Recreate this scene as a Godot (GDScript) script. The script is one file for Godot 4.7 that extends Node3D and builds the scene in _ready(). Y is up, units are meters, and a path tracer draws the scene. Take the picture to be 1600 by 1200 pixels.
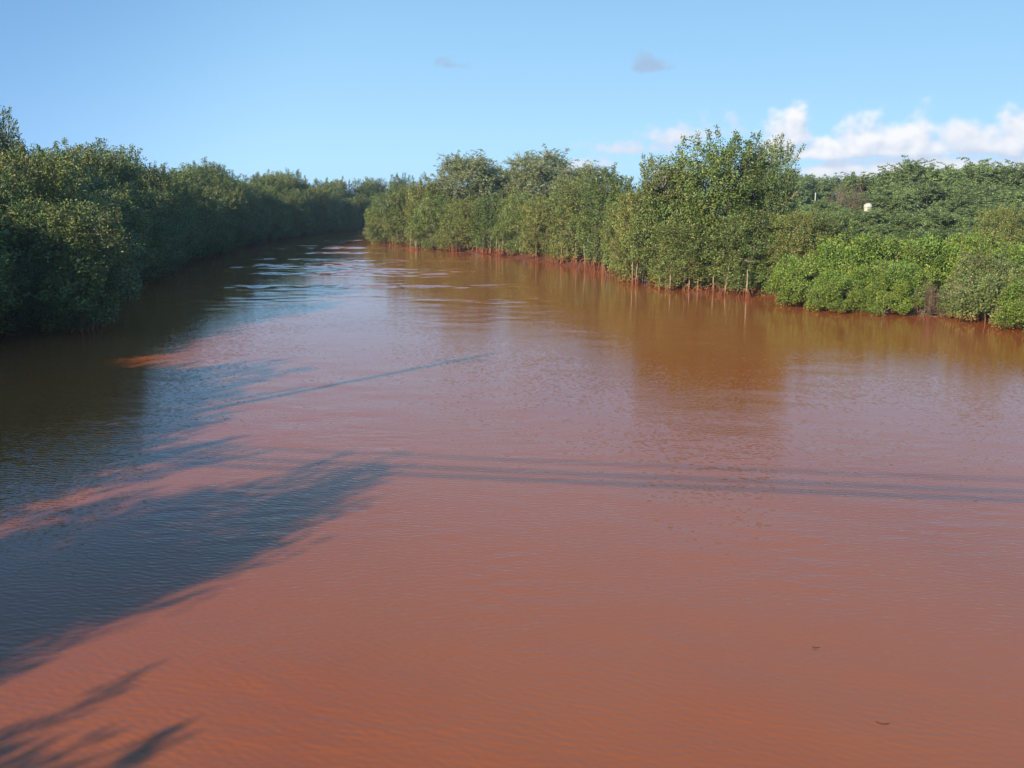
extends Node3D
# A red, silt-laden river between mangrove banks, seen from a road bridge in low afternoon sun.
# x to the right, y up, the view runs towards -z. In the tables below "d" is metres upstream of the bridge (d = -z).

const EYE := 6.4
const SUN_TO := Vector3(-1.55, 1.0, 1.82)
const WAVE_N := 512
const WAVE_TILE := 7.0

var rng := RandomNumberGenerator.new()
var taken := {}
var protos := {}
var mat := {}

# ------------------------------------------------------------------ naming
func numbered(called: String) -> String:
	var n: int = taken.get(called, 0)
	taken[called] = n + 1
	return called if n == 0 else "%s_%03d" % [called, n]

func tag(o: Node3D, label: String, category := "", group := "", kind := "") -> Node3D:
	if label: o.set_meta("label", label)
	if category: o.set_meta("category", category)
	if group: o.set_meta("group", group)
	if kind: o.set_meta("kind", kind)
	return o

func base(called: String, at: Vector3, turn := 0.0) -> Node3D:
	var o := Node3D.new()
	o.name = numbered(called)
	o.position = at
	o.rotation.y = turn
	add_child(o)
	return o

func part(called: String, m: Mesh, material: Material, parent: Node3D, kind := "") -> MeshInstance3D:
	var o := MeshInstance3D.new()
	o.name = called if parent != self else numbered(called)
	o.mesh = m
	o.material_override = material
	if kind: o.set_meta("kind", kind)
	parent.add_child(o, true)
	return o

# ------------------------------------------------------------------ mesh builder
class Builder:
	var v := PackedVector3Array()
	var c := PackedColorArray()
	var i := PackedInt32Array()

	func leaf(p: Vector3, dir: Vector3, side: Vector3, length: float, wide: float, col: Color) -> void:
		# a narrow leaflet, folded along its rib
		var n := v.size()
		var nrm := dir.cross(side)
		var mid := p + dir * (length * 0.5) + nrm * (wide * 0.18)
		v.append(p); v.append(mid + side * (wide * 0.5)); v.append(p + dir * length); v.append(mid - side * (wide * 0.5))
		c.append(col); c.append(col); c.append(col); c.append(col)
		i.append(n); i.append(n + 1); i.append(n + 2)
		i.append(n); i.append(n + 2); i.append(n + 3)

	func oval(p: Vector3, dir: Vector3, side: Vector3, length: float, wide: float, col: Color) -> void:
		# a broad leathery leaf of six corners, its two halves raised
		var n := v.size()
		var lift := dir.cross(side) * (wide * 0.16)
		var w1 := side * (wide * 0.44)
		var w2 := side * (wide * 0.46)
		var m1 := p + dir * (length * 0.3) + lift
		var m2 := p + dir * (length * 0.72) + lift
		v.append(p); v.append(m1 + w1); v.append(m2 + w2); v.append(p + dir * length); v.append(m2 - w2); v.append(m1 - w1)
		for k in 6: c.append(col)
		i.append(n); i.append(n + 1); i.append(n + 2)
		i.append(n); i.append(n + 2); i.append(n + 3)
		i.append(n); i.append(n + 3); i.append(n + 4)
		i.append(n); i.append(n + 4); i.append(n + 5)

	func tube(path: Array, radii: Array, cols: Array, sides: int) -> void:
		var first := v.size()
		for k in path.size():
			var t: Vector3 = (path[mini(k + 1, path.size() - 1)] - path[maxi(k - 1, 0)]).normalized()
			var a := t.cross(Vector3(0.31, 0.17, 0.93)).normalized()
			var b := t.cross(a)
			for s in sides:
				var ang := TAU * s / sides
				v.append(path[k] + (a * cos(ang) + b * sin(ang)) * radii[k])
				c.append(cols[k])
		for k in path.size() - 1:
			for s in sides:
				var a0 := first + k * sides + s
				var a1 := first + k * sides + (s + 1) % sides
				i.append(a0); i.append(a1); i.append(a0 + sides)
				i.append(a1); i.append(a1 + sides); i.append(a0 + sides)

	func mesh() -> ArrayMesh:
		var arrays := []
		arrays.resize(Mesh.ARRAY_MAX)
		arrays[Mesh.ARRAY_VERTEX] = v
		arrays[Mesh.ARRAY_COLOR] = c
		arrays[Mesh.ARRAY_INDEX] = i
		var m := ArrayMesh.new()
		m.add_surface_from_arrays(Mesh.PRIMITIVE_TRIANGLES, arrays)
		return m

func rr(a: float, b: float) -> float:
	return rng.randf_range(a, b)

func on_sphere() -> Vector3:
	var y := rr(-1, 1)
	var a := rr(0, TAU)
	var r := sqrt(1.0 - y * y)
	return Vector3(r * cos(a), y, r * sin(a))

func wood(y: float, pale: float) -> Color:
	# grey bark; flood mud has stained everything below about 0.7 m red
	var g := Color(0.20, 0.165, 0.125) * pale
	var red := Color(0.21, 0.066, 0.030)
	return g.lerp(red, clampf(1.15 - y / 0.75, 0.0, 1.0))

# ------------------------------------------------------------------ leaves
func leaf_color(pal: Array) -> Color:
	var r := rng.randf()
	var acc := 0.0
	var col: Color = pal[0][1]
	for p in pal:
		acc += p[0]
		if r <= acc:
			col = p[1]
			break
	var k := rr(0.75, 1.25)
	return Color(col.r * k, col.g * k, col.b * k)

func tuft(b: Builder, at: Vector3, axis: Vector3, n: int, spread: float, length: float, tone: Color, pal: Array) -> void:
	# leaves round the end of a twig, mostly pointing outward
	for k in n:
		var off := on_sphere() * spread * sqrt(rng.randf())
		var d := (axis * 0.45 + on_sphere() * 0.75 + off.normalized() * 0.45).normalized()
		var side := d.cross(axis + on_sphere() * 0.75).normalized()
		var c := leaf_color(pal)
		var l := length * rr(0.7, 1.2)
		if at.y + off.y < 0.5 and rng.randf() < 0.7: c = c.lerp(Color(0.20, 0.075, 0.032), rr(0.4, 0.95))  # coated with flood mud
		b.oval(at + off, d, side, l, l * rr(0.48, 0.62), Color(c.r * tone.r, c.g * tone.g, c.b * tone.b))

func mangrove(q: Dictionary) -> Array:
	# several stems rise from one stool into a crown of many leafy lobes; shoots stick out of the top
	var wood_b := Builder.new()
	var crown := Builder.new()
	var h: float = q.h
	var w: float = q.w
	var lobes := []
	for k in q.lobes:
		var u: float = lerpf(q.low, 0.86, (k + rng.randf()) / q.lobes)
		var prof: float = q.foot + (1.0 - q.foot) * smoothstep(0.0, 0.35, u) if u < 0.35 else sqrt(maxf(0.0, 1.0 - pow((u - 0.35) / 0.72, 2.0)))
		var a: float = k * 2.399 + rr(-0.5, 0.5)
		var r: float = w * rr(0.30, 0.46) * q.lobe
		var dist: float = maxf(w * prof - r, 0.0) * rr(0.75, 1.12)
		lobes.append([Vector3(cos(a) * dist, maxf(h * u, r * 0.6 + 0.05), sin(a) * dist), r, a])
	for s in q.stems:
		var l: Array = lobes[(lobes.size() - 1 - s * 2 + lobes.size() * 4) % lobes.size()]
		var top: Vector3 = l[0] + Vector3(0, l[1] * 0.6, 0)
		var a: float = l[2]
		var foot := Vector3(cos(a), 0, sin(a)) * w * rr(0.05, 0.25)
		var path := []
		var radii := []
		var cols := []
		var bend := Vector3(rr(-0.4, 0.4), 0, rr(-0.4, 0.4))
		for k in 8:
			var t := k / 7.0
			var p := foot.lerp(top, pow(t, 1.2))
			p += bend * sin(t * TAU * 0.8) * 0.5
			p.y = lerpf(-0.4, top.y, t)
			path.append(p)
			radii.append(lerpf(0.085, 0.012, pow(t, 0.8)) * q.thick)
			cols.append(wood(p.y, 1.0))
		wood_b.tube(path, radii, cols, 5)
	for k in lobes.size():
		var o: Vector3 = lobes[k][0]
		var r: float = lobes[k][1]
		var n := int(q.tufts * r * r)
		var lt := rr(0.84, 1.18)
		var lobe_tone := Color(lt * rr(0.92, 1.12), lt, lt * rr(0.85, 1.1))
		var inner := Vector3(o.x * 0.35, maxf(o.y - r * 1.4, 0.2), o.z * 0.35)
		wood_b.tube([inner, inner.lerp(o, 0.6) + on_sphere() * 0.1, o], [0.045 * q.thick, 0.03 * q.thick, 0.015], [wood(inner.y, 1.0), wood(o.y, 1.0), wood(o.y, 1.0)], 3)
		for j in n:
			var y := 1.0 - 2.0 * (j + 0.5) / n
			var a := j * 2.39996 + k
			var dir := (Vector3(sqrt(1.0 - y * y) * cos(a), y, sqrt(1.0 - y * y) * sin(a)) + on_sphere() * 0.25).normalized()
			var p := o + dir * r * rr(0.6, 1.18) * Vector3(1, q.flat, 1)
			if p.y < 0.18: p.y = rr(0.18, 0.4)
			var hidden := false
			for m in lobes.size():
				if m != k and p.distance_to(lobes[m][0]) < lobes[m][1] * 0.62:
					hidden = true
					break
			if hidden: continue
			var axis := (dir + Vector3(0, 0.5, 0)).normalized()
			if rng.randf() < 0.45:
				var s := o.lerp(p, 0.3)
				crown.tube([s, p], [0.014, 0.005], [wood(s.y, 1.1), wood(p.y, 1.0)], 3)
			var tt := rr(0.86, 1.16)
			var tone := Color(lobe_tone.r * tt, lobe_tone.g * tt, lobe_tone.b * tt)
			tuft(crown, p, axis, q.leaves, q.spread, q.leaf, tone, q.pal)
			if dir.y > 0.1 and rng.randf() < q.shoots:
				# an upright shoot with leaves all along
				var sd := (axis + Vector3(0, 0.9, 0) + on_sphere() * 0.35).normalized()
				var sl := rr(0.45, 1.1)
				crown.tube([p, p + sd * sl], [0.012, 0.004], [wood(p.y, 1.1), wood(p.y, 1.0)], 3)
				for z in 4:
					tuft(crown, p + sd * sl * (0.4 + 0.2 * z), sd, int(q.leaves * 0.34), q.spread * 0.42, q.leaf, tone, q.pal)
	for k in q.twiggy:
		# bleached bare twigs that stick out between the leaves, mostly low down
		var l: Array = lobes[rng.randi() % int(lobes.size() * 0.7)]
		var dir := Vector3(rr(-1, 1), rr(-0.1, 0.9), rr(-1, 1)).normalized()
		var p: Vector3 = l[0] + dir * l[1] * 0.7
		var t := Color(0.30, 0.25, 0.19) * rr(0.7, 1.15)
		for z in 4:
			var e := p + (dir + on_sphere() * 0.6).normalized() * rr(0.5, 1.1)
			if e.y > 0.1: wood_b.tube([p, p.lerp(e, 0.5) + on_sphere() * 0.05, e], [0.016, 0.012, 0.006], [t, t, t], 3)
	return [wood_b.mesh(), crown.mesh()]

func tinted(pal: Array, by: Color) -> Array:
	var out := []
	for p in pal: out.append([p[0], Color(p[1].r * by.r, p[1].g * by.g, p[1].b * by.b)])
	return out

func spray(b: Builder, at: Vector3, dir: Vector3, length: float, n: int, tone: float, pal: Array, fine := 1.0) -> void:
	# a drooping twig with fine leaflets along both sides
	var tip := at + dir * length - Vector3(0, 0.16 * length, 0)
	b.tube([at, tip], [0.01, 0.003], [Color(0.12, 0.10, 0.07), Color(0.09, 0.10, 0.05)], 3)
	var across := dir.cross(Vector3.UP + on_sphere() * 0.4).normalized()
	for k in n:
		var p := at.lerp(tip, (k + 0.5) / n)
		var ld := (across * (1.0 if k % 2 == 0 else -1.0) + dir * rr(0.2, 0.9) + on_sphere() * 0.45).normalized()
		var c := leaf_color(pal)
		b.leaf(p, ld, ld.cross(on_sphere()).normalized(), fine * rr(0.2, 0.36), fine * rr(0.10, 0.16), Color(c.r * tone, c.g * tone, c.b * tone))

func acacia(q: Dictionary) -> Array:
	# crooked forking limbs that spread into layered lobes of feathery drooping sprays
	var wood_b := Builder.new()
	var crown := Builder.new()
	var h: float = q.h
	var w: float = q.w
	var lobes := []
	for k in q.lobes:
		var u: float = lerpf(q.low, 0.9, pow((k + rng.randf()) / q.lobes, 0.8))
		var prof: float = lerpf(0.8, 1.0, smoothstep(0.0, 0.6, u)) if u < 0.6 else sqrt(maxf(0.0, 1.0 - pow((u - 0.6) / 0.5, 2.0)))
		var a: float = k * 2.399 + rr(-0.6, 0.6)
		var r: float = w * rr(0.24, 0.40) * q.lobe
		var dist: float = maxf(w * prof - r * 0.8, 0.0) * sqrt(rr(0.15, 1.0))
		lobes.append([Vector3(cos(a) * dist, h * u, sin(a) * dist), r, a])
	for k in lobes.size():
		var o: Vector3 = lobes[k][0]
		var r: float = lobes[k][1]
		if k % 2 == 0:
			var path := []
			var radii := []
			var cols := []
			for z in 6:
				var t := z / 5.0
				var p := Vector3(o.x * pow(t, 1.3), lerpf(-0.3, o.y, pow(t, 0.85)), o.z * pow(t, 1.3))
				if z > 0: p += on_sphere() * 0.16
				path.append(p)
				radii.append(lerpf(0.15, 0.03, t))
				cols.append(Color(0.22, 0.19, 0.15) * rr(0.85, 1.15))
			wood_b.tube(path, radii, cols, 5)
		var lt := rr(0.82, 1.2)
		var n := int(q.sprays * r * r)
		for j in n:
			var y := 1.0 - 1.55 * (j + 0.5) / n
			var a := j * 2.39996 + k
			var dir := (Vector3(sqrt(1.0 - y * y) * cos(a), y, sqrt(1.0 - y * y) * sin(a)) + on_sphere() * 0.3).normalized()
			var p := o + dir * r * Vector3(1, q.flat, 1) * rr(0.55, 1.0)
			if j % 2 == 0:
				crown.tube([o, o.lerp(p, 0.5) + Vector3(0, 0.1, 0), p], [0.03, 0.018, 0.008], [Color(0.15, 0.125, 0.1), Color(0.15, 0.125, 0.1), Color(0.11, 0.10, 0.07)], 3)
			var sd := (dir * Vector3(1, 0.6, 1) + on_sphere() * 0.35).normalized()
			var tone := lt * rr(0.85, 1.15)
			for z in 3:
				spray(crown, p - dir * rr(0.0, 0.5), (sd + on_sphere() * 0.6).normalized(), rr(0.5, 1.0) * q.long, 12, tone, q.pal, q.fine)
			if dir.y > 0.45 and rng.randf() < q.shoots:
				# a long arching shoot above the crown
				var l := rr(0.9, 2.0)
				var s1 := p + (Vector3(dir.x, 0.7, dir.z).normalized()) * l * 0.6
				var s2 := s1 + Vector3(cos(a), 0.12, sin(a)) * l * 0.6
				crown.tube([p, s1, s2], [0.02, 0.012, 0.004], [Color(0.13, 0.11, 0.08), Color(0.13, 0.11, 0.08), Color(0.1, 0.1, 0.06)], 3)
				for z in 5:
					var bp := p.lerp(s1, z / 2.5) if z < 3 else s1.lerp(s2, (z - 2) / 2.5)
					spray(crown, bp, (Vector3(cos(a), 0.15, sin(a)) + on_sphere() * 0.5).normalized(), rr(0.35, 0.6), 10, tone, q.pal, q.fine)
	return [wood_b.mesh(), crown.mesh()]

func dry_shrub(h: float, w: float, n: int, tint: Color) -> Array:
	var b := Builder.new()
	for k in n:
		var a := rr(0, TAU)
		var el := rr(0.15, 1.4)
		var e := Vector3(cos(a) * cos(el) * w, sin(el) * h, sin(a) * cos(el) * w) * rr(0.65, 1.0)
		var s := Vector3(rr(-0.3, 0.3), 0.0, rr(-0.3, 0.3))
		var mid := s.lerp(e, 0.5) + on_sphere() * 0.15 * h
		var t := tint * rr(0.7, 1.25)
		b.tube([s, mid, e], [0.03, 0.018, 0.006], [t, t, t], 3)
		for j in 9:
			var p := mid.lerp(e, rng.randf())
			var q := p + (e - s).normalized() * rr(0.1, 0.4) + on_sphere() * rr(0.15, 0.45)
			b.tube([p, q], [0.01, 0.004], [t, t], 3)
	return [b.mesh()]

func pine(h: float) -> Array:
	var t := Builder.new()
	t.tube([Vector3(0, -0.3, 0), Vector3(0.1, h * 0.5, 0), Vector3(0, h, 0)], [0.25, 0.14, 0.03], [Color(0.13, 0.1, 0.08), Color(0.13, 0.1, 0.08), Color(0.1, 0.09, 0.06)], 5)
	var b := Builder.new()
	for k in 420:
		var y: float = h * rr(0.2, 1.0)
		var r: float = (h - y) * 0.24 + 0.35
		var a := rr(0, TAU)
		var p := Vector3(0, y, 0)
		var e := p + Vector3(cos(a), rr(0.1, 0.7), sin(a)).normalized() * r * rr(0.6, 1.1)
		var tone := rr(0.75, 1.25)
		for j in 9:
			var lp := p.lerp(e, rr(0.3, 1.0))
			var ld := (on_sphere() * 0.7 + Vector3(cos(a), -0.2, sin(a))).normalized()
			b.leaf(lp, ld, ld.cross(on_sphere()).normalized(), rr(0.35, 0.7), 0.15, Color(0.06, 0.095, 0.05) * tone)
	return [t.mesh(), b.mesh()]

# ------------------------------------------------------------------ prototypes and copies
func stem_and_root(i: int, w: float) -> Array:
	# one bare pole stem in the shallows with arching prop roots caked in red mud
	var a := rr(0, TAU)
	var foot := Vector3(cos(a), 0, sin(a)) * w * rr(0.45, 0.95)
	var b := Builder.new()
	var hgt := rr(1.1, 3.0)
	var lean := Vector3(rr(-0.16, 0.16), 0, rr(-0.16, 0.16))
	var path := []; var radii := []; var cols := []
	for k in 5:
		var t := k / 4.0
		var p := foot + lean * t * hgt * 0.5 + Vector3(0, lerpf(-0.3, hgt, t), 0) + on_sphere() * 0.03
		path.append(p); radii.append(lerpf(0.06, 0.028, t) * rr(0.8, 1.2)); cols.append(wood(p.y, 1.55))
	b.tube(path, radii, cols, 5)
	var r := Builder.new()
	for k in 5:
		var ra := rr(0, TAU)
		var y0 := rr(0.3, 0.9)
		var out := rr(0.3, 0.7)
		var p0 := foot + Vector3(0, y0, 0)
		var p2 := foot + Vector3(cos(ra) * out, -0.3, sin(ra) * out)
		var p1 := p0.lerp(p2, 0.5) + Vector3(cos(ra) * 0.12, y0 * 0.32, sin(ra) * 0.12)
		r.tube([p0, p1, p2], [0.032, 0.03, 0.024], [wood(y0, 1.2), wood(p1.y * 0.6, 1.2), wood(0, 1)], 4)
	return [b.mesh(), r.mesh()]

func make_proto(key: String, called: String, meshes: Array, rooted := 0, w := 2.5) -> void:
	var o := Node3D.new()
	o.name = called
	if meshes.size() == 2:
		part("trunk", meshes[0], mat.bark, o)
		part("crown", meshes[1], mat.feather if "acacia" in key else mat.leaf, o, "stuff")
	else:
		part("branch_mass", meshes[0], mat.bark, o, "stuff")
	for k in rooted:
		var sr := stem_and_root(k, w)
		var st := part("stem", sr[0], mat.bark, o)
		part("prop_root", sr[1], mat.bark, st, "stuff")
	protos[key] = o

func plant(key: String, x: float, d: float, tall: float, wide: float, label: String, category: String, group := "", turn := -1.0) -> Node3D:
	var o: Node3D = protos[key].duplicate()
	o.name = numbered(String(protos[key].name))
	add_child(o)
	o.position = Vector3(x, ground_height(x, d) if absf(x) < 500.0 else 0.3, -d)
	o.position.y = maxf(o.position.y, -0.05)
	o.scale = Vector3(wide, tall, wide)
	o.rotation.y = rr(0, TAU) if turn < 0.0 else turn
	if d > 178.0:
		for c in o.get_children():
			if String(c.name).begins_with("stem"):  # far too small to show
				o.remove_child(c)
				c.free()
	tag(o, label, category, group)
	return o

# ------------------------------------------------------------------ the river's plan
func along(d: float, table: Array) -> float:
	if d <= table[0].x: return table[0].y
	for k in table.size() - 1:
		if d <= table[k + 1].x:
			return lerpf(table[k].y, table[k + 1].y, (d - table[k].x) / (table[k + 1].x - table[k].x))
	return table[-1].y

var LEFT := [Vector2(-60, -21), Vector2(5, -20.5), Vector2(20, -21), Vector2(30, -22), Vector2(41, -23.4), Vector2(47, -24.2), Vector2(56, -25.8), Vector2(69, -28), Vector2(91, -32.6), Vector2(119, -34.6), Vector2(148, -35.4), Vector2(187, -32.6), Vector2(205, -22), Vector2(218, -4), Vector2(230, 20), Vector2(240, 60)]
var RIGHT := [Vector2(-60, 25), Vector2(30, 24.6), Vector2(40, 24.2), Vector2(46.4, 23.6), Vector2(49, 21.4), Vector2(51.5, 18), Vector2(55, 16.3), Vector2(58.8, 14.6), Vector2(64, 10), Vector2(74.5, 8.2), Vector2(82.8, 3.8), Vector2(102.7, -5), Vector2(114.3, -12.2), Vector2(127.2, -19.6), Vector2(134, -19), Vector2(150, -10), Vector2(170, 6), Vector2(190, 30), Vector2(205, 60)]
var bank_noise := FastNoiseLite.new()

func ground_height(x: float, d: float) -> float:
	if d > 238.0: return 0.35
	var s := maxf(along(d, LEFT) - x, x - along(d, RIGHT))
	s += bank_noise.get_noise_2d(x * 3.0, d * 3.0) * 0.8
	return clampf((s - 2.5) * 0.4, -1.4, 0.32) + bank_noise.get_noise_2d(x * 8.0, d * 8.0) * 0.05

func axis(stops: Array) -> PackedFloat32Array:
	# stops: [from, step], ... , [end]; coordinates of a grid whose cells grow away from the middle
	var out := PackedFloat32Array()
	for k in stops.size() - 1:
		var n := int(round((stops[k + 1][0] - stops[k][0]) / stops[k][1]))
		for j in n:
			out.append(lerpf(stops[k][0], stops[k + 1][0], float(j) / n))
	out.append(stops[-1][0])
	return out

func sheet(xs: PackedFloat32Array, ds: PackedFloat32Array, height: Callable, uv_tile: float, tone: Callable, zones: int, zone_of: Callable) -> ArrayMesh:
	var v := PackedVector3Array()
	var n := PackedVector3Array()
	var uv := PackedVector2Array()
	var cols := PackedColorArray()
	var idx := []
	for z in zones: idx.append(PackedInt32Array())
	for d in ds:
		for x in xs:
			var hn: Vector3 = height.call(x, d)
			v.append(Vector3(x, hn.x, -d))
			n.append(Vector3(-hn.y, 1.0, hn.z).normalized())
			uv.append(Vector2(x, -d) / uv_tile)
			cols.append(tone.call(x, d))
	var nx := xs.size()
	for r in ds.size() - 1:
		for k in nx - 1:
			var a := r * nx + k
			var z := 0
			var zx := xs[k]
			var zd := ds[r]
			if zones > 1: z = zone_of.call(zx, zd)
			idx[z].append_array(PackedInt32Array([a, a + nx, a + 1, a + 1, a + nx, a + nx + 1]))
	var arrays := []
	arrays.resize(Mesh.ARRAY_MAX)
	arrays[Mesh.ARRAY_VERTEX] = v
	arrays[Mesh.ARRAY_NORMAL] = n
	arrays[Mesh.ARRAY_TEX_UV] = uv
	arrays[Mesh.ARRAY_COLOR] = cols
	var m := ArrayMesh.new()
	for z in zones:
		arrays[Mesh.ARRAY_INDEX] = idx[z]
		m.add_surface_from_arrays(Mesh.PRIMITIVE_TRIANGLES, arrays)
	return m

# ------------------------------------------------------------------ ripples
func fft(re: PackedFloat32Array, im: PackedFloat32Array, n: int, rev: PackedInt32Array, cs: PackedFloat32Array, sn: PackedFloat32Array, out: Array) -> void:
	var a := PackedFloat32Array(); a.resize(n)
	var b := PackedFloat32Array(); b.resize(n)
	for k in n:
		a[k] = re[rev[k]]
		b[k] = im[rev[k]]
	var half := 1
	while half < n:
		var step := n / (half * 2)
		var s := 0
		while s < n:
			for k in half:
				var wr := cs[k * step]
				var wi := sn[k * step]
				var p := s + k
				var q := p + half
				var xr := a[q] * wr - b[q] * wi
				var xi := a[q] * wi + b[q] * wr
				a[q] = a[p] - xr
				b[q] = b[p] - xi
				a[p] += xr
				b[p] += xi
			s += half * 2
		half *= 2
	out[0] = a
	out[1] = b

func ripple_map() -> ImageTexture:
	# a normal map of wind ripples: a random spectrum of waves that run mostly along the river, summed by a Fourier transform
	var n := WAVE_N
	var r := RandomNumberGenerator.new()
	r.seed = 77
	var rev := PackedInt32Array(); rev.resize(n)
	var bits := int(round(log(n) / log(2.0)))
	for k in n:
		var x := k
		var y := 0
		for bb in bits:
			y = (y << 1) | (x & 1)
			x >>= 1
		rev[k] = y
	var cs := PackedFloat32Array(); cs.resize(n)
	var sn := PackedFloat32Array(); sn.resize(n)
	for k in n:
		cs[k] = cos(TAU * k / n)
		sn[k] = sin(TAU * k / n)
	var sr := PackedFloat32Array(); sr.resize(n * n)
	var si := PackedFloat32Array(); si.resize(n * n)
	var kmax := int(WAVE_TILE / 0.055)
	var wind := Vector2(0.16, -1.0).normalized()
	for ky in range(-kmax, kmax + 1):
		for kx in range(-kmax, kmax + 1):
			if ky < 0 or (ky == 0 and kx <= 0): continue
			var kk := sqrt(float(kx * kx + ky * ky))
			if kk > kmax: continue
			var lam := WAVE_TILE / kk
			if lam > 2.2: continue
			var cosv := absf(Vector2(kx, ky).dot(wind)) / kk
			var spread := 0.03 + pow(cosv, 6.0)
			# slope spectrum: broad peak near 0.2 m
			var e := exp(-pow(log(lam / 0.125) / 0.55, 2.0)) / kk
			var amp := sqrt(spread) * e * r.randfn(0.0, 1.0)
			var ph := r.randf() * TAU
			# slopes: i*k*H ; field = slope_x + i * slope_y so that one transform gives both
			var hr := amp * cos(ph)
			var hi := amp * sin(ph)
			var ux := kx / kk
			var uy := ky / kk
			for sgn in [1, -1]:
				var gx: float = ux * sgn
				var gy: float = uy * sgn
				var fr := hr
				var fi: float = hi * sgn
				# i*g*(fr + i fi) = -g*fi + i*g*fr
				var xr: float = -gx * fi
				var xi: float = gx * fr
				var yr: float = -gy * fi
				var yi: float = gy * fr
				var at: int = ((ky * sgn + n) % n) * n + ((kx * sgn + n) % n)
				sr[at] += xr - yi
				si[at] += xi + yr
	var out := [0, 0]
	for row in n:
		if row > kmax and row < n - kmax: continue
		fft(sr.slice(row * n, row * n + n), si.slice(row * n, row * n + n), n, rev, cs, sn, out)
		for k in n:
			sr[row * n + k] = out[0][k]
			si[row * n + k] = out[1][k]
	var cre := PackedFloat32Array(); cre.resize(n)
	var cim := PackedFloat32Array(); cim.resize(n)
	var total := 0.0
	for col in n:
		for k in n:
			cre[k] = sr[k * n + col]
			cim[k] = si[k * n + col]
		fft(cre, cim, n, rev, cs, sn, out)
		for k in n:
			var p: float = out[0][k]
			var q: float = out[1][k]
			sr[k * n + col] = p
			si[k * n + col] = q
			total += p * p + q * q
	var rms := sqrt(total / (n * n))
	var img := Image.create(n, n, false, Image.FORMAT_RGB8)
	for y in n:
		for x in n:
			var gx := sr[y * n + x] / rms * 0.30
			var gy := si[y * n + x] / rms * 0.30
			var nn := Vector3(-gx, gy, 1.0).normalized()
			img.set_pixel(x, y, Color(nn.x * 0.5 + 0.5, nn.y * 0.5 + 0.5, nn.z * 0.5 + 0.5))
	return ImageTexture.create_from_image(img)

# ------------------------------------------------------------------ sky
var fbm := FastNoiseLite.new()

func air(az: float, el: float) -> Color:
	var s := SUN_TO.normalized()
	var dir := Vector3(sin(az) * cos(el), sin(el), -cos(az) * cos(el))
	var c := dir.dot(s)
	var e := maxf(el, 0.0)
	var t := 1.0 - exp(-e / 0.26)
	var low := Color(0.585, 0.91, 1.17)
	var high := Color(0.09, 0.31, 0.57)
	var col := low.lerp(high, t)
	var phase := 0.56 + 0.29 * smoothstep(0.0, 0.28, c * c) + 0.5 * pow(maxf(c, 0.0), 12.0)
	return Color(col.r * pow(phase, 1.3), col.g * phase, col.b * lerpf(1.0, phase, 0.6))

func cloud_at(az: float, el: float, list: Array) -> Vector2:
	# how deep inside a cloud that direction lies (above 0 inside) and how sunlit that cloud is; degrees
	var best := -1.0
	var bright := 0.0
	for b in list:
		var dx: float = (az - b[0]) / b[2]
		if absf(dx) > 1.6: continue
		var dy: float = (el - b[1]) / (b[3] if el > b[1] else b[3] * 0.35)
		var v: float = (1.0 - sqrt(dx * dx + dy * dy)) * b[4] + (0.22 if b[5] > 0.7 else 0.08)
		if v > best:
			best = v
			bright = b[5]
	if best <= -0.6: return Vector2(-1, 0)
	return Vector2(best + fbm.get_noise_2d(az * 9.0, el * 12.0) * 0.5 + fbm.get_noise_2d(az * 34.0, el * 40.0) * 0.14, bright)

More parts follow.
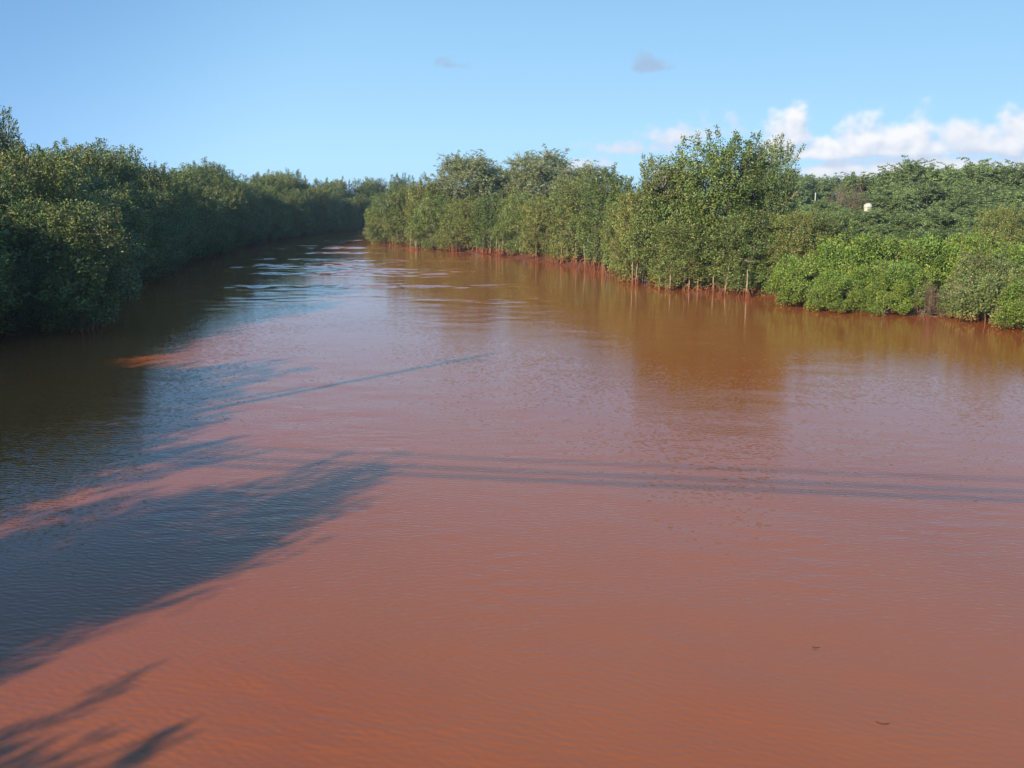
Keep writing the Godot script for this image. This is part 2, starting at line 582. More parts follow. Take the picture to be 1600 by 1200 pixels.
func sky_image() -> Image:
	var small := Image.create(360, 180, false, Image.FORMAT_RGBF)
	for y in 180:
		for x in 360:
			small.set_pixel(x, y, air(TAU * (x + 0.5) / 360.0, PI * (0.5 - (y + 0.5) / 180.0)))
	small.resize(4096, 2048, Image.INTERPOLATE_BILINEAR)
	# cumulus: azimuth, elevation of the base, half width, height, depth (degrees); 
	var list := [
		[16.4, 3.0, 1.5, 1.8, 0.8, 1.0], [17.1, 3.4, 1.0, 2.0, 1.0, 1.0], [18.8, 2.4, 2.8, 0.9, 0.9, 1.0],
		[20.9, 2.7, 1.5, 2.0, 1.0, 1.0], [22.7, 2.7, 1.5, 1.6, 1.0, 1.0], [23.8, 2.7, 1.2, 2.1, 1.0, 1.0], [22.5, 2.5, 4.8, 1.0, 1.1, 0.9],
		[27.0, 2.7, 3.0, 1.5, 1.0, 0.8], [29.5, 2.7, 3.0, 2.0, 1.0, 0.9], [32.5, 2.7, 3.4, 2.5, 1.0, 0.9], [37.0, 2.8, 4.0, 1.9, 0.9, 0.9], [42.5, 2.5, 3.8, 2.1, 1.0, 0.9], [49.0, 2.7, 3.6, 1.4, 0.8, 0.9],
		[24.0, 1.0, 7.5, 1.5, 1.2, 0.85], [33.0, 0.9, 9.5, 1.6, 1.2, 0.85], [44.0, 0.4, 8.0, 1.2, 0.9, 0.85],
		[10.2, 3.5, 2.0, 1.3, 0.5, 0.55], [12.2, 3.8, 1.8, 1.2, 0.45, 0.6], [7.4, 2.8, 3.2, 0.8, 0.5, 0.4], [4.6, 1.9, 2.2, 1.0, 0.5, 0.5],
		[8.3, 7.7, 1.1, 0.95, 0.8, 0.0], [8.9, 7.6, 1.1, 0.4, 0.5, 0.0], [-3.6, 7.8, 1.3, 0.45, 0.5, 0.0], [-7.9, 1.5, 0.8, 0.3, 0.35, 0.2]]
	var r := RandomNumberGenerator.new()
	r.seed = 5
	for k in 40:
		var a := r.randf_range(60.0, 320.0)
		for j in 3:
			list.append([a + r.randf_range(-3, 3), r.randf_range(2.2, 3.4), r.randf_range(1.2, 3.2), r.randf_range(0.8, 2.8), r.randf_range(0.35, 0.9), 0.9])
	var buckets := []
	for k in 72:
		var near := []
		for b in list:
			var da: float = fposmod(b[0] - (k * 5.0 + 2.5) + 180.0, 360.0) - 180.0
			if absf(da) < b[2] * 1.6 + 4.0: near.append([k * 5.0 + 2.5 + da, b[1], b[2], b[3], b[4], b[5]])
		buckets.append(near)
	for y in range(900, 1026):
		var el := 90.0 - (y + 0.5) / 2048.0 * 180.0
		for x in 4096:
			var az := (x + 0.5) / 4096.0 * 360.0
			var near: Array = buckets[int(az / 5.0)]
			if near.is_empty(): continue
			var here := cloud_at(az, el, near)
			var dep := here.x
			if dep <= 0.0: continue
			var toward := cloud_at(az - 0.3, el + 0.5, near).x
			var lit := clampf(0.5 + (dep - maxf(toward, -0.4)) * 1.1, 0.0, 1.0) * here.y
			var col := (Color(0.33, 0.42, 0.58) if here.y < 0.1 else Color(0.52, 0.60, 0.74)).lerp(Color(0.84, 0.84, 0.86), lit)
			var a := smoothstep(0.0, 0.65, dep) * (0.97 if here.y > 0.3 else 0.72)
			small.set_pixel(x, y, small.get_pixel(x, y).lerp(col, a))
	return small

# ------------------------------------------------------------------ build
func _ready() -> void:
	rng.seed = 11
	bank_noise.seed = 4
	bank_noise.frequency = 0.06
	fbm.seed = 9
	fbm.frequency = 0.05
	fbm.fractal_octaves = 5

	# camera, sky, sun, exposure
	var cam := Camera3D.new()
	cam.name = "camera"
	add_child(cam)
	cam.position = Vector3(0, EYE, 0)
	cam.rotation_degrees = Vector3(-11.9, 0, 0)
	cam.fov = 46.8
	cam.near = 0.1
	cam.far = 6000.0
	cam.current = true

	var env := Environment.new()
	env.tonemap_mode = Environment.TONE_MAPPER_LINEAR
	env.tonemap_exposure = 1.5
	env.background_mode = Environment.BG_SKY
	var pan := PanoramaSkyMaterial.new()
	pan.panorama = ImageTexture.create_from_image(sky_image())
	pan.energy_multiplier = 0.80
	var sky := Sky.new()
	sky.sky_material = pan
	env.sky = sky
	env.fog_enabled = true
	env.fog_density = 0.00035
	env.fog_light_color = Color(0.74, 0.86, 1.0)
	env.sdfgi_enabled = true
	env.ssao_enabled = true
	env.ssil_enabled = true
	var we := WorldEnvironment.new()
	we.name = "world_environment"
	we.environment = env
	add_child(we)

	var sun := DirectionalLight3D.new()
	sun.name = "sun"
	sun.light_energy = 1.6
	sun.light_color = Color(1.0, 0.92, 0.78)
	sun.light_angular_distance = 0.5
	sun.shadow_enabled = true
	add_child(sun)
	sun.look_at_from_position(SUN_TO * 50.0, Vector3.ZERO)

	# materials
	var leaf := StandardMaterial3D.new()
	leaf.vertex_color_use_as_albedo = true
	leaf.roughness = 0.48
	leaf.metallic_specular = 0.5
	leaf.cull_mode = BaseMaterial3D.CULL_DISABLED
	leaf.backlight_enabled = true
	leaf.backlight = Color(0.34, 0.36, 0.24)
	mat.leaf = leaf
	var feather := leaf.duplicate()
	feather.backlight = Color(0.75, 0.8, 0.55)
	feather.roughness = 0.6
	mat.feather = feather
	var bark := StandardMaterial3D.new()
	bark.vertex_color_use_as_albedo = true
	bark.roughness = 0.9
	mat.bark = bark
	var mud := StandardMaterial3D.new()
	mud.vertex_color_use_as_albedo = true
	mud.roughness = 0.8
	mat.mud = mud
	var water := StandardMaterial3D.new()
	water.albedo_color = Color(0.330, 0.096, 0.027).linear_to_srgb()
	water.vertex_color_use_as_albedo = true
	water.roughness = 0.04
	water.metallic_specular = 0.5
	water.normal_enabled = true
	water.normal_texture = ripple_map()
	water.normal_scale = 0.095
	mat.water = water

	setting()
	trees_left()
	trees_right()
	trees_behind()
	wires()
	small_things()

func swell(x: float, d: float) -> Vector3:
	# gentle real waves of one to three metres in wind-ruffled patches: (height, slope x, slope d)
	var fade := clampf((d - 4.0) / 3.0, 0, 1) * clampf((150.0 - d) / 20.0, 0, 1)
	if fade <= 0.0: return Vector3.ZERO
	var gust := clampf(0.55 + bank_noise.get_noise_2d(x * 1.3 + 300.0, d * 0.9) * 1.6, 0.08, 1.3) * fade
	gust *= 0.25 + 0.75 * smoothstep(4.0, 22.0, along(d, RIGHT) - x)
	var band := clampf(bank_noise.get_noise_2d(x * 0.35 + 900.0, d * 1.7) * 3.2 + 0.15, 0.0, 1.0) * smoothstep(48.0, 62.0, d) * smoothstep(6.0, -8.0, x)
	gust = gust * (1.0 - band) + band * 8.0 * fade
	var h := 0.0; var sx := 0.0; var sd := 0.0
	for k in 7:
		var lam: float = 0.85 + 0.37 * k
		var kk := TAU / lam
		var a: float = sin(k * 2.4 + 0.5) * 0.55 + 0.12
		var kx := sin(a) * kk
		var kd := cos(a) * kk
		var ph := kx * x + kd * d + k * 1.7 + bank_noise.get_noise_2d(x * 2.0 + k * 50.0, d * 2.0) * 4.0
		var amp := 0.0055 / kk
		h += amp * sin(ph)
		sx += amp * kx * cos(ph)
		sd += amp * kd * cos(ph)
	# finer wind ripples close to the bridge, in patches
	var near := clampf((34.0 - d) / 14.0, 0.0, 1.0) * fade * smoothstep(17.0, 14.0, absf(x))
	if near > 0.0:
		var patch := clampf(0.5 + bank_noise.get_noise_2d(x * 3.2 - 500.0, d * 2.4) * 1.8, 0.05, 1.4) * near
		for k in 4:
			var lam: float = [0.36, 0.44, 0.55, 0.72][k]
			var kk := TAU / lam
			var wob := bank_noise.get_noise_2d(x * 4.0 + k * 70.0, d * 4.0)
			var a: float = [0.05, -0.30, 0.33, -0.08][k]
			var ph := sin(a) * kk * x + cos(a) * kk * d + wob * 5.0 + k
			var slope := 0.018 * clampf(0.6 + bank_noise.get_noise_2d(x * 9.0 + k * 31.0, d * 12.0) * 2.0, 0.0, 1.5)
			var dh := slope / kk * sin(ph) * patch
			h += dh / maxf(gust, 0.01)
			sx += slope * sin(a) * cos(ph) * patch / maxf(gust, 0.01)
			sd += slope * cos(a) * cos(ph) * patch / maxf(gust, 0.01)
	return Vector3(h * gust, sx * gust, sd * gust)

func setting() -> void:
	var gx := axis([[-3000.0, 400.0], [-600.0, 60.0], [-120.0, 6.0], [-48.0, 1.2], [72.0, 6.0], [150.0, 50.0], [600.0, 400.0], [3000.0]])
	var gd := axis([[-3000.0, 400.0], [-600.0, 60.0], [-60.0, 5.0], [0.0, 1.6], [250.0, 20.0], [450.0, 150.0], [900.0, 600.0], [3000.0]])
	var land := func(x: float, d: float) -> Vector3:
		return Vector3(ground_height(x, d), 0, 0)
	var soil := func(x: float, d: float) -> Color:
		# bare red mud along the water, dull green herbs and litter further in
		var s := 99.0 if d > 238.0 else maxf(along(d, LEFT) - x, x - along(d, RIGHT))
		return Color(0.19, 0.062, 0.03).lerp(Color(0.075, 0.075, 0.032), smoothstep(4.0, 9.0, s + bank_noise.get_noise_2d(x * 5.0, d * 5.0) * 3.0))
	var silt := func(x: float, d: float) -> Color:
		# the load of silt varies a little in long drifts
		var a := bank_noise.get_noise_2d(x * 1.6 + 40.0, d * 0.7) * 0.22
		var b := bank_noise.get_noise_2d(x * 1.1 - 200.0, d * 0.9) * 0.16
		return Color(1.0 + a * 0.7, 1.0 + a + b, 1.0 + a + b * 2.0)
	var gm := part("ground", sheet(gx, gd, land, 4.0, soil, 1, soil), mat.mud, self)
	gm.set_meta("kind", "structure")
	gm.set_meta("label", "red mud banks and low ground under the trees")
	var wx := axis([[-60.0, 2.0], [-40.0, 0.5], [-17.0, 0.13], [17.0, 0.5], [25.0, 2.5], [70.0]])
	var wd := axis([[-300.0, 60.0], [-60.0, 4.0], [4.0, 0.1], [30.0, 0.25], [50.0, 0.5], [150.0, 2.0], [240.0]])
	# the wind ripples die away upstream, where the trees shelter the water
	var calm := func(x: float, d: float) -> int:
		var at := d + bank_noise.get_noise_2d(x * 2.2, d * 3.0) * 16.0 + smoothstep(20.0, 2.0, along(d, RIGHT) - x) * 14.0
		return clampi(int((at - 14.0) / 7.0), 0, 6)
	var water_mesh := sheet(wx, wd, swell, WAVE_TILE, silt, 7, calm)
	for z in 7:
		var w: StandardMaterial3D = mat.water.duplicate()
		w.normal_scale = [0.14, 0.124, 0.108, 0.092, 0.076, 0.06, 0.046][z]
		water_mesh.surface_set_material(z, w)
	var wm := part("river_water", water_mesh, null, self)
	wm.set_meta("kind", "structure")
	wm.set_meta("label", "rust red silty river with fine wind ripples")

func make_tree_protos() -> void:
	var olive := [[0.50, Color(0.115, 0.162, 0.046)], [0.21, Color(0.070, 0.112, 0.034)], [0.17, Color(0.165, 0.208, 0.070)], [0.08, Color(0.200, 0.190, 0.046)], [0.04, Color(0.18, 0.12, 0.06)]]
	var bright := [[0.50, Color(0.128, 0.212, 0.030)], [0.24, Color(0.180, 0.265, 0.044)], [0.22, Color(0.085, 0.145, 0.024)], [0.04, Color(0.22, 0.19, 0.05)]]
	var grey_green := [[0.50, Color(0.185, 0.265, 0.105)], [0.30, Color(0.235, 0.315, 0.130)], [0.20, Color(0.125, 0.185, 0.075)]]
	var pale_green := [[0.50, Color(0.275, 0.325, 0.165)], [0.30, Color(0.33, 0.36, 0.20)], [0.20, Color(0.22, 0.23, 0.13)]]
	for k in 4:
		var q := {"h": 9.0, "w": 3.1 + 0.2 * k, "stems": 8, "lobes": 19, "low": 0.12, "foot": 0.62, "lobe": 1.0, "tufts": 30.0, "leaves": 40, "spread": 0.37, "leaf": 0.145, "shoots": 0.20, "flat": 1.0, "thick": 1.0, "twiggy": 12, "pal": olive}
		q.pal = tinted(olive, [Color(1, 1, 1), Color(0.86, 0.98, 1.0), Color(1.18, 1.08, 0.9), Color(0.95, 1.06, 0.85)][k])
		make_proto("mangrove%d" % k, "mangrove_tree", mangrove(q))
	for k in 2:
		var q := {"h": 9.0, "w": 3.3, "stems": 8, "lobes": 20, "low": 0.12, "foot": 0.62, "lobe": 1.0, "tufts": 29.0, "leaves": 38, "spread": 0.42, "leaf": 0.155, "shoots": 0.03, "flat": 1.0, "thick": 1.0, "twiggy": 0, "pal": olive}
		make_proto("round%d" % k, "mangrove_tree", mangrove(q))
	for k in 4:
		var q := {"h": [8.0, 7.4, 8.4, 7.0][k], "w": [3.1, 3.7, 2.7, 4.1][k], "stems": 9, "lobes": [20, 24, 19, 25][k], "low": 0.05, "foot": [0.86, 0.95, 0.8, 0.95][k], "lobe": [0.95, 0.8, 1.0, 0.75][k], "tufts": 29.0, "leaves": 38, "spread": 0.36, "leaf": 0.15, "shoots": [0.26, 0.14, 0.36, 0.1][k], "flat": 1.0, "thick": 1.0, "twiggy": [30, 70, 20, 60][k], "pal": olive}
		q.pal = tinted(olive, [Color(1.05, 1.05, 1.0), Color(1.2, 1.1, 0.9), Color(0.88, 1.0, 0.95), Color(1.1, 1.16, 0.95)][k])
		make_proto("waterside%d" % k, "mangrove_tree", mangrove(q), 11, q.w * 1.0)
	for k in 2:
		var q := {"h": 3.4, "w": 2.6, "stems": 9, "lobes": 26, "low": 0.10, "foot": 0.85, "lobe": 0.62, "tufts": 70.0, "leaves": 34, "spread": 0.25, "leaf": 0.12, "shoots": 0.05, "flat": 0.75, "thick": 0.6, "twiggy": 8, "pal": bright}
		make_proto("bright%d" % k, "mangrove_bush", mangrove(q))
	for k in 2:
		var q := {"h": 3.0, "w": 2.3, "stems": 9, "lobes": 20, "low": 0.10, "foot": 0.85, "lobe": 0.7, "tufts": 58.0, "leaves": 34, "spread": 0.26, "leaf": 0.12, "shoots": 0.08, "flat": 0.9, "thick": 0.6, "twiggy": 14, "pal": olive}
		make_proto("bush%d" % k, "mangrove_bush", mangrove(q))
	for k in 4:
		var q := {"h": 10.0, "w": 5.2 + 0.3 * k, "lobes": 24, "lobe": 0.9, "low": 0.2, "sprays": 20.0, "shoots": 0.22, "flat": 0.62, "long": 1.0, "fine": 1.0, "pal": grey_green}
		make_proto("acacia%d" % k, "acacia_tree", acacia(q))
	for k in 2:
		var q := {"h": 10.0, "w": 5.0, "lobes": 22, "lobe": 0.85, "low": 0.46, "sprays": 14.0, "shoots": 0.3, "flat": 0.4, "long": 1.45, "fine": 0.72, "pal": pale_green}
		make_proto("pale_acacia%d" % k, "acacia_tree", acacia(q))
	make_proto("dry0", "dry_shrub", dry_shrub(2.0, 1.5, 70, Color(0.13, 0.095, 0.07)))
	make_proto("dry1", "dry_shrub", dry_shrub(3.0, 2.6, 60, Color(0.30, 0.25, 0.18)))
	make_proto("dry2", "dry_shrub", dry_shrub(3.0, 2.8, 190, Color(0.15, 0.11, 0.09)))
	make_proto("pine0", "pine_tree", pine(11.0))

const ORD := ["first", "second", "third", "fourth", "fifth", "sixth", "seventh", "eighth", "ninth", "tenth", "eleventh", "twelfth", "thirteenth", "fourteenth", "fifteenth", "sixteenth", "seventeenth", "eighteenth", "nineteenth", "twentieth", "twenty-first", "twenty-second", "twenty-third", "twenty-fourth"]

func reach(d: float) -> String:
	for k in [[22.0, "beside the bridge"], [38.0, "opposite the nearest olive bushes"], [58.0, "opposite the bright bushes"], [84.0, "opposite the tallest mangrove"], [124.0, "opposite the pale acacias"], [150.0, "opposite the point"], [188.0, "beyond the point"], [214.0, "before the bend"]]:
		if d < k[0]: return k[1]
	return "at the far bend"

func nth(what: String) -> String:
	var n: int = taken.get("nth " + what, 0)
	taken["nth " + what] = n + 1
	return ORD[n]

func trees_left() -> void:
	make_tree_protos()
	var looks := ["rounded", "ragged topped", "broad", "narrow"]
	# front row along the shaded bank
	var near := [[-19.4, 1.2, 1.17, 0.95, "tall mangrove beside the left end of the bridge, nearest but two"], [-21.8, -2.8, 1.16, 1.0, "tall mangrove at the left end of the bridge, nearest but one"], [-18.0, -3.3, 0.80, 1.15, "lower mangrove over the water at the left end of the bridge"], [-16.5, -4.6, 0.80, 1.15, "low mangrove farthest out over the water at the left end of the bridge"], [-16.9, -5.9, 0.84, 1.2, "low mangrove over the water just downstream of the bridge"], [-25.0, -2.0, 1.1, 1.0, "mangrove behind the tall ones at the left end of the bridge"]]
	for r in near:
		plant("round%d" % (near.find(r) % 2), r[0], r[1], r[2], r[3], r[4], "tree", "mangroves lining the left bank")
	var d := 9.0
	var n := 0
	while d < 232.0:
		var x := along(d, LEFT) - rr(1.0, 2.2)
		var tall := rr(0.74, 0.94)
		if d > 22.0 and d < 43.0: tall *= 0.80
		tall *= 1.0 + 0.10 * sin(d * 0.16 + 1.0)
		plant("mangrove%d" % (n % 4) if d < 178.0 else "waterside%d" % (1 + 2 * (n % 2)), x, d, tall * (1.0 if d < 178.0 else 1.15), rr(0.9, 1.15), "dark %s mangrove on the left waterline %s, %s going upstream" % [looks[n % 4], reach(d), nth("front" + reach(d))], "tree", "mangroves lining the left bank")
		n += 1
		var slope := (along(d + 2.0, LEFT) - along(d - 2.0, LEFT)) / 4.0
		d += rr(3.4, 4.6) * (1.0 if d < 178.0 else 0.75) / sqrt(1.0 + slope * slope)
	# second row, taller, seen above the first
	d = 3.0
	n = 0
	while d < 225.0:
		var x := along(d, LEFT) - rr(5.2, 7.2)
		plant("mangrove%d" % ((n * 3 + 1) % 4), x, d, rr(0.98, 1.1) * (0.80 if d > 16.0 and d < 42.0 else 1.0) * (1.0 + 0.11 * sin(d * 0.16 + 1.0)), rr(1.0, 1.25), "tall mangrove behind the left waterline row %s, %s going upstream" % [reach(d), nth("back" + reach(d))], "tree", "mangroves in the second row of the left bank")
		n += 1
		d += rr(4.2, 5.6)
	for k in 9:
		plant("round%d" % (k % 2), -36.0 + k * 6.5, 236.0 - absf(k - 2.0) * 1.5 + k * 1.6, rr(0.98, 1.08), 1.25, "tall mangrove closing the far bend behind the waterline row, %s from its left end" % ORD[k], "tree", "mangroves in the second row of the left bank")
	plant("mangrove1", -34.2, 60.0, 1.36, 0.8, "tallest mangrove on the left bank, its thin top standing alone against the sky", "tree")
	plant("mangrove0", -20.9, 43.0, 0.72, 0.95, "sunlit yellow green mangrove leaning out over the water from the dark left bank", "tree")

func trees_right() -> void:
	var rows := [
		["waterside3", -17.4, 129.3, 0.84, 0.8, "low rounded mangrove at the tip of the right bank point"],
		["waterside0", -14.0, 123.0, 1.0, 1.1, "olive mangrove just behind the tip of the right bank point"],
		["waterside1", -10.0, 120.0, 1.16, 1.0, "broad olive mangrove left of the two pale feathery acacias"],
		["waterside3", -9.2, 113.6, 0.92, 0.85, "low mangrove with bare pale twigs below the left feathery acacia"],
		["waterside1", -5.0, 109.5, 0.84, 0.95, "mangrove in front of the left feathery acacia"],
		["waterside2", -1.2, 105.0, 0.78, 1.25, "dark green mangrove below the gap between the two acacias"],
		["waterside3", 2.0, 99.7, 0.92, 0.85, "yellowish mangrove in front of the right feathery acacia"],
		["waterside1", 4.4, 93.7, 0.86, 0.9, "mangrove with bare twigs under the right feathery acacia"],
		["waterside0", 6.8, 87.8, 1.0, 1.0, "mangrove right of the right feathery acacia"],
		["waterside2", 9.2, 82.0, 1.03, 1.1, "tall topped mangrove with thin stems left of the low gap in the skyline"],
		["waterside3", 11.0, 76.0, 1.02, 0.82, "mangrove under the low gap in the skyline, left of the tallest one"],
		["waterside1", 11.0, 69.7, 1.0, 0.8, "olive mangrove at the left foot of the tallest mangrove"],
		["mangrove0", 12.0, 67.5, 1.07, 1.0, "left part of the tallest clump, a leafy mangrove with an open top"],
		["mangrove3", 15.2, 66.4, 1.09, 1.24, "tallest mangrove on the right bank, dense ragged crown against the sky"],
		["mangrove1", 18.6, 65.5, 1.12, 0.82, "tall mangrove with a separate thin spire at the right of the tallest clump"],
		["waterside0", 12.6, 64.2, 0.62, 0.85, "low mangrove on pale poles in the water below the tallest clump"],
		["waterside2", 16.4, 61.2, 0.66, 1.0, "mangrove over a dark hollow with stained prop roots"],
		["mangrove2", 19.2, 59.8, 0.58, 0.72, "brownish olive mangrove between the tallest clump and the bright bushes"],
		["mangrove1", 22.0, 62.0, 0.58, 0.8, "small dark mangrove right behind the brownish olive one"],
	]
	for r in rows:
		plant(r[0], r[1] - 0.5, r[2] - 0.8, r[3], r[4], r[5], "tree", "mangroves along the right bank")
	var bushes := [
		["bright0", 17.9, 53.8, 0.86, 0.9, "bright green mangrove bush dipping into the water, leftmost of the bright ones"],
		["bright1", 20.6, 54.8, 1.12, 1.0, "tall bright green bush second from the brownish olive mangrove"],
		["bright0", 23.8, 54.6, 1.10, 1.05, "bright green bush in the middle of the bright thicket, back row"],
		["bright1", 27.2, 54.0, 1.14, 1.0, "bright green bush above the bare brown shrub"],
		["bright0", 30.4, 53.2, 1.04, 1.0, "rightmost bright green bush, beside the tall thin olive tree"],
		["bright1", 19.8, 52.0, 0.74, 0.85, "low bright green bush at the water, front of the bright thicket"],
		["bright0", 22.0, 50.9, 0.76, 0.75, "low bright green bush just left of the bare brown shrub"],
		["bright0", 18.6, 50.9, 0.60, 0.72, "lowest bright green bush, hanging into the water left of the thicket's middle"],
		["bright1", 21.0, 49.6, 0.58, 0.68, "small bright green bush at the water left of the bare brown shrub"],
		["bush1", 24.4, 47.8, 0.66, 0.62, "small olive bush at the water right of the bare brown shrub"],
		["bush0", 26.0, 48.9, 1.0, 0.85, "olive bush just right of the bare brown shrub"],
		["bush1", 24.8, 46.0, 0.86, 0.85, "dark olive bush overhanging the water at the right, farther of three"],
		["bright0", 25.8, 42.9, 0.72, 0.85, "green bush overhanging the water at the right, middle of three"],
		["bush1", 25.8, 39.9, 0.88, 0.95, "dark olive bush overhanging the water at the right, nearest of three"],
		["bright1", 27.4, 51.2, 0.96, 0.85, "bright green bush right behind the bare brown shrub"],
		["bush0", 30.4, 47.5, 1.1, 1.0, "olive bush behind the tan dry grass at the right"],
		["bush1", 30.0, 43.5, 1.0, 1.0, "olive bush behind the nearest overhanging bushes"],
	]
	for r in bushes:
		plant(r[0], r[1], r[2], r[3], r[4], r[5], "bush", "bushes on the right bank")
	plant("dry0", 23.0, 48.9, 0.95, 0.95, "bare grey brown shrub at the water between bright and olive bushes", "shrub")
	plant("mangrove2", 30.6, 56.6, 0.62, 0.5, "tall thin olive tree rising behind the bright bushes", "tree")
	plant("dry1", -8.6, 112.2, 1.9, 1.0, "dead shrub of bleached bare branches below the left feathery acacia", "shrub")

func trees_behind() -> void:
	var rows := [
		["pale_acacia0", -5.6, 118.0, 1.18, 1.0, "pale feathery acacia with a spreading flat crown, left of two"],
		["pale_acacia1", 3.4, 116.0, 1.22, 1.05, "pale feathery acacia with bare twigs on top, right of two"],
		["pale_acacia0", 8.8, 110.0, 1.02, 0.9, "feathery acacia whose branch sticks out right above the olive mangroves"],
		["pale_acacia1", -0.6, 124.0, 1.05, 1.0, "acacia seen through the gap between the two pale ones"],
	]
	for r in rows:
		plant(r[0], r[1], r[2], r[3], r[4], r[5], "tree", "acacias behind the right bank")
	var line := [[68.0, 366.0, 6, 1270.0, 70.0, 0.5, "low green acacia scrub just behind the bright bushes"], [81.0, 332.0, 6, 1262.0, 74.0, 0.62, "green acacia in the second row behind the bright bushes"], [98.0, 300.0, 5, 1372.0, 66.0, 0.8, "green acacia in the third row behind the bright bushes"], [114.0, 266.0, 5, 1360.0, 64.0, 1.0, "tall acacia on the skyline right of the tallest mangrove"]]
	plant("acacia1", 33.5, 99.0, 0.56, 0.75, "low acacia below the pines, beside the tallest mangrove", "tree", "acacias behind the right bank")
	plant("acacia2", 39.0, 103.0, 0.58, 0.75, "low acacia below the dead brown thicket", "tree", "acacias behind the right bank")
	var n := 0
	for l in line:
		for k in l[2]:
			var d: float = l[0] + rr(-4, 4)
			var x: float = (l[3] + l[4] * k - 800.0) / 1417.0 * d + rr(-0.8, 0.8)
			var h: float = EYE + (308.0 - l[1] + rr(-1, 1) * (9.0 if l[0] < 110.0 else 17.0)) / 1386.0 * d
			plant("acacia%d" % (n % 4), x, d, h / 10.0, l[5] * rr(0.85, 1.15), "%s, %s from the left" % [l[6], ORD[k]], "tree", "acacias behind the right bank")
			n += 1
	for k in 5:
		plant("acacia%d" % (k % 4), 53.0 + k * 5.2, 176.0 + rr(-6, 6), 0.98 + rr(-0.05, 0.05), 0.9, "far low acacia below the pines, %s from the tallest mangrove" % ORD[k], "tree", "acacias behind the right bank")
	plant("dry2", 37.0, 100.0, 2.65, 1.5, "dead grey brown thicket on the skyline beside the pines", "shrub")
	for k in 9:
		plant("pine0", 62.0 + k * 3.9 + rr(-1, 1), 205.0 + rr(-6, 12), rr(0.86, 1.04), 1.0, "far dark pine on the skyline right of the tallest mangrove, %s from it" % ORD[k], "tree", "row of far pines")

func wires() -> void:
	# roadside pole and cables of the bridge road, out of view: their shadows fall on the water
	var iron := StandardMaterial3D.new()
	iron.albedo_color = Color(0.16, 0.14, 0.12).linear_to_srgb()
	iron.roughness = 0.8
	var foot := Vector3(-28.7, 0.0, -3.8)
	var p := base("utility_pole", foot)
	tag(p, "tall wooden utility pole on the left bank beside the bridge road", "pole")
	var b := Builder.new()
	var w := Color(0.17, 0.13, 0.10)
	b.tube([Vector3(0, -0.4, 0), Vector3(0, 9, 0), Vector3(0, 17.9, 0)], [0.2, 0.17, 0.13], [w, w, w], 10)
	part("shaft", b.mesh(), mat.bark, p)
	b = Builder.new()
	b.tube([Vector3(-1.1, 17.2, 0.15), Vector3(1.1, 17.2, 0.15)], [0.06, 0.06], [w, w], 4)
	part("crossarm", b.mesh(), mat.bark, p)
	var q := base("utility_pole", Vector3(42.0, 0.0, 4.4))
	tag(q, "tall wooden utility pole on the right bank beside the bridge road", "pole")
	b = Builder.new()
	b.tube([Vector3(0, -0.4, 0), Vector3(0, 6, 0), Vector3(0, 12.0, 0)], [0.2, 0.17, 0.13], [w, w, w], 10)
	part("shaft", b.mesh(), mat.bark, q)
	var spec := [[10.6, 0.026, "upper"], [10.15, 0.038, "middle"], [9.85, 0.04, "lower"]]
	for s in spec:
		b = Builder.new()
		var path := []; var radii := []; var cols := []
		for k in 25:
			var t := k / 24.0
			var pt := Vector3(-28.5, s[0], -3.8).lerp(Vector3(42.0, s[0] + 0.3, 4.4), t)
			pt.y -= 4.0 * t * (1.0 - t) * 0.5
			path.append(pt); radii.append(s[1]); cols.append(Color(0.03, 0.03, 0.03))
		b.tube(path, radii, cols, 6)
		tag(part("overhead_cable", b.mesh(), mat.bark, self), "%s of three black overhead cables strung across the river beside the bridge" % s[2], "cable", "overhead cables")

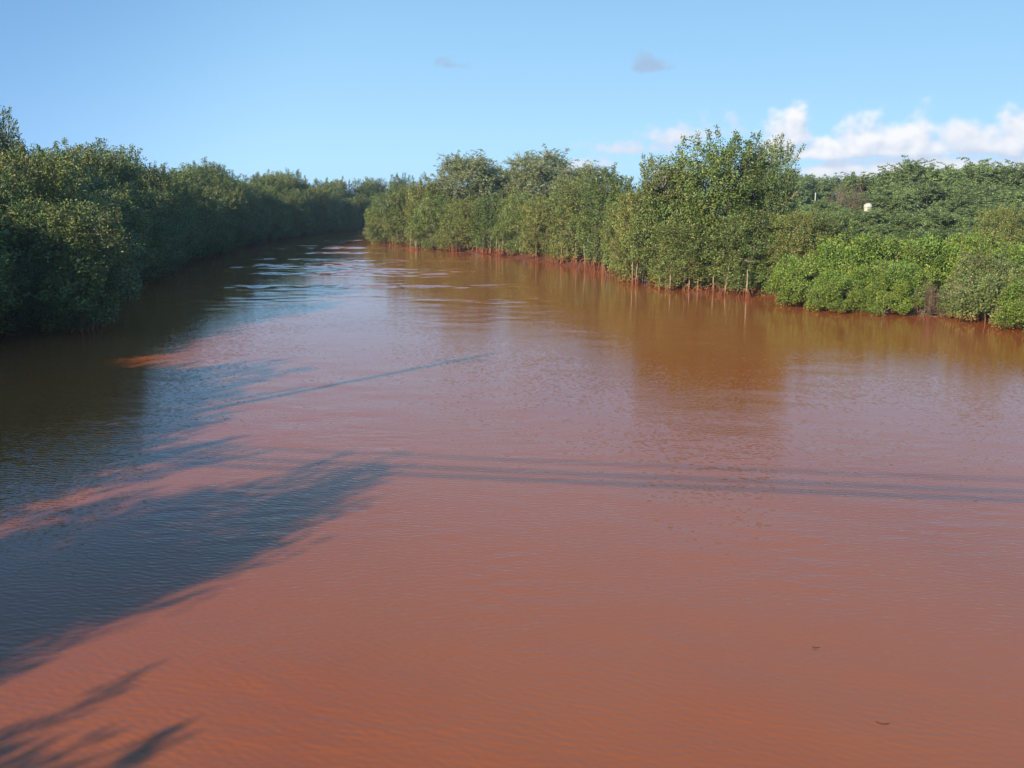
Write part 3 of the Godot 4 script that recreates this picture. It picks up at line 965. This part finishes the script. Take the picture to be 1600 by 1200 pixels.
func small_things() -> void:
	# a short twig and a chip of bark that drift on the water
	for t in [[4.6, 9.9, 0.075, 0.4, "curved dark twig drifting on the red water at the lower right"], [4.4, 11.8, 0.045, 1.0, "tiny dark chip of bark drifting above the curved twig"]]:
		var b := Builder.new()
		var c := Color(0.06, 0.03, 0.02)
		var l: float = t[2]
		b.tube([Vector3(-l, 0.006, -l * 0.5), Vector3(-l * 0.3, 0.004, 0.1 * l), Vector3(l * 0.5, 0.008, 0.2 * l), Vector3(l, 0.016, 0.1 * l)], [0.006, 0.009, 0.009, 0.004], [c, c, c, c], 5)
		var o := part("floating_twig", b.mesh(), mat.bark, self)
		o.position = Vector3(t[0], 0.004, -t[1])
		tag(o, t[4], "twig")
	# pale dry grass on the right bank
	var g := Builder.new()
	for k in 500:
		var p := Vector3(rr(-1.3, 1.3), 0, rr(-0.9, 0.9))
		var dir := (Vector3(0, 1, 0) + on_sphere() * 0.45).normalized()
		g.leaf(p, dir, dir.cross(on_sphere()).normalized(), rr(0.8, 1.9), 0.035, Color(0.30, 0.22, 0.12) * rr(0.7, 1.2))
	var grass := part("dry_grass", g.mesh(), mat.leaf, self)
	grass.position = Vector3(28.0, 0.6, -46.4)
	tag(grass, "patch of tan dry grass among the olive bushes at the right", "grass", "", "stuff")
	# pale post and white water tank among the far trees
	var white := StandardMaterial3D.new()
	white.albedo_color = Color(0.48, 0.50, 0.44).linear_to_srgb()
	white.roughness = 0.7
	var post := base("white_post", Vector3(48.5, -0.2, -145.0))
	tag(post, "thin white post showing above the far scrub below the pines", "post")
	var pb := Builder.new()
	pb.tube([Vector3(0, 0, 0), Vector3(0, 7.3, 0)], [0.09, 0.08], [Color.WHITE, Color.WHITE], 8)
	part("shaft", pb.mesh(), white, post)
	var tank := base("water_tank", Vector3(36.2, 0.2, -92.0))
	tag(tank, "small white domed tank half hidden in the acacias", "tank")
	var dome := SphereMesh.new()
	dome.radius = 0.42
	dome.height = 0.7
	dome.radial_segments = 20
	dome.rings = 10
	var dm := part("dome", dome, white, tank)
	dm.position.y = 5.25
	var body := CylinderMesh.new()
	body.top_radius = 0.38
	body.bottom_radius = 0.38
	body.height = 5.2
	var bm := part("tower", body, white, tank)
	bm.position.y = 2.6
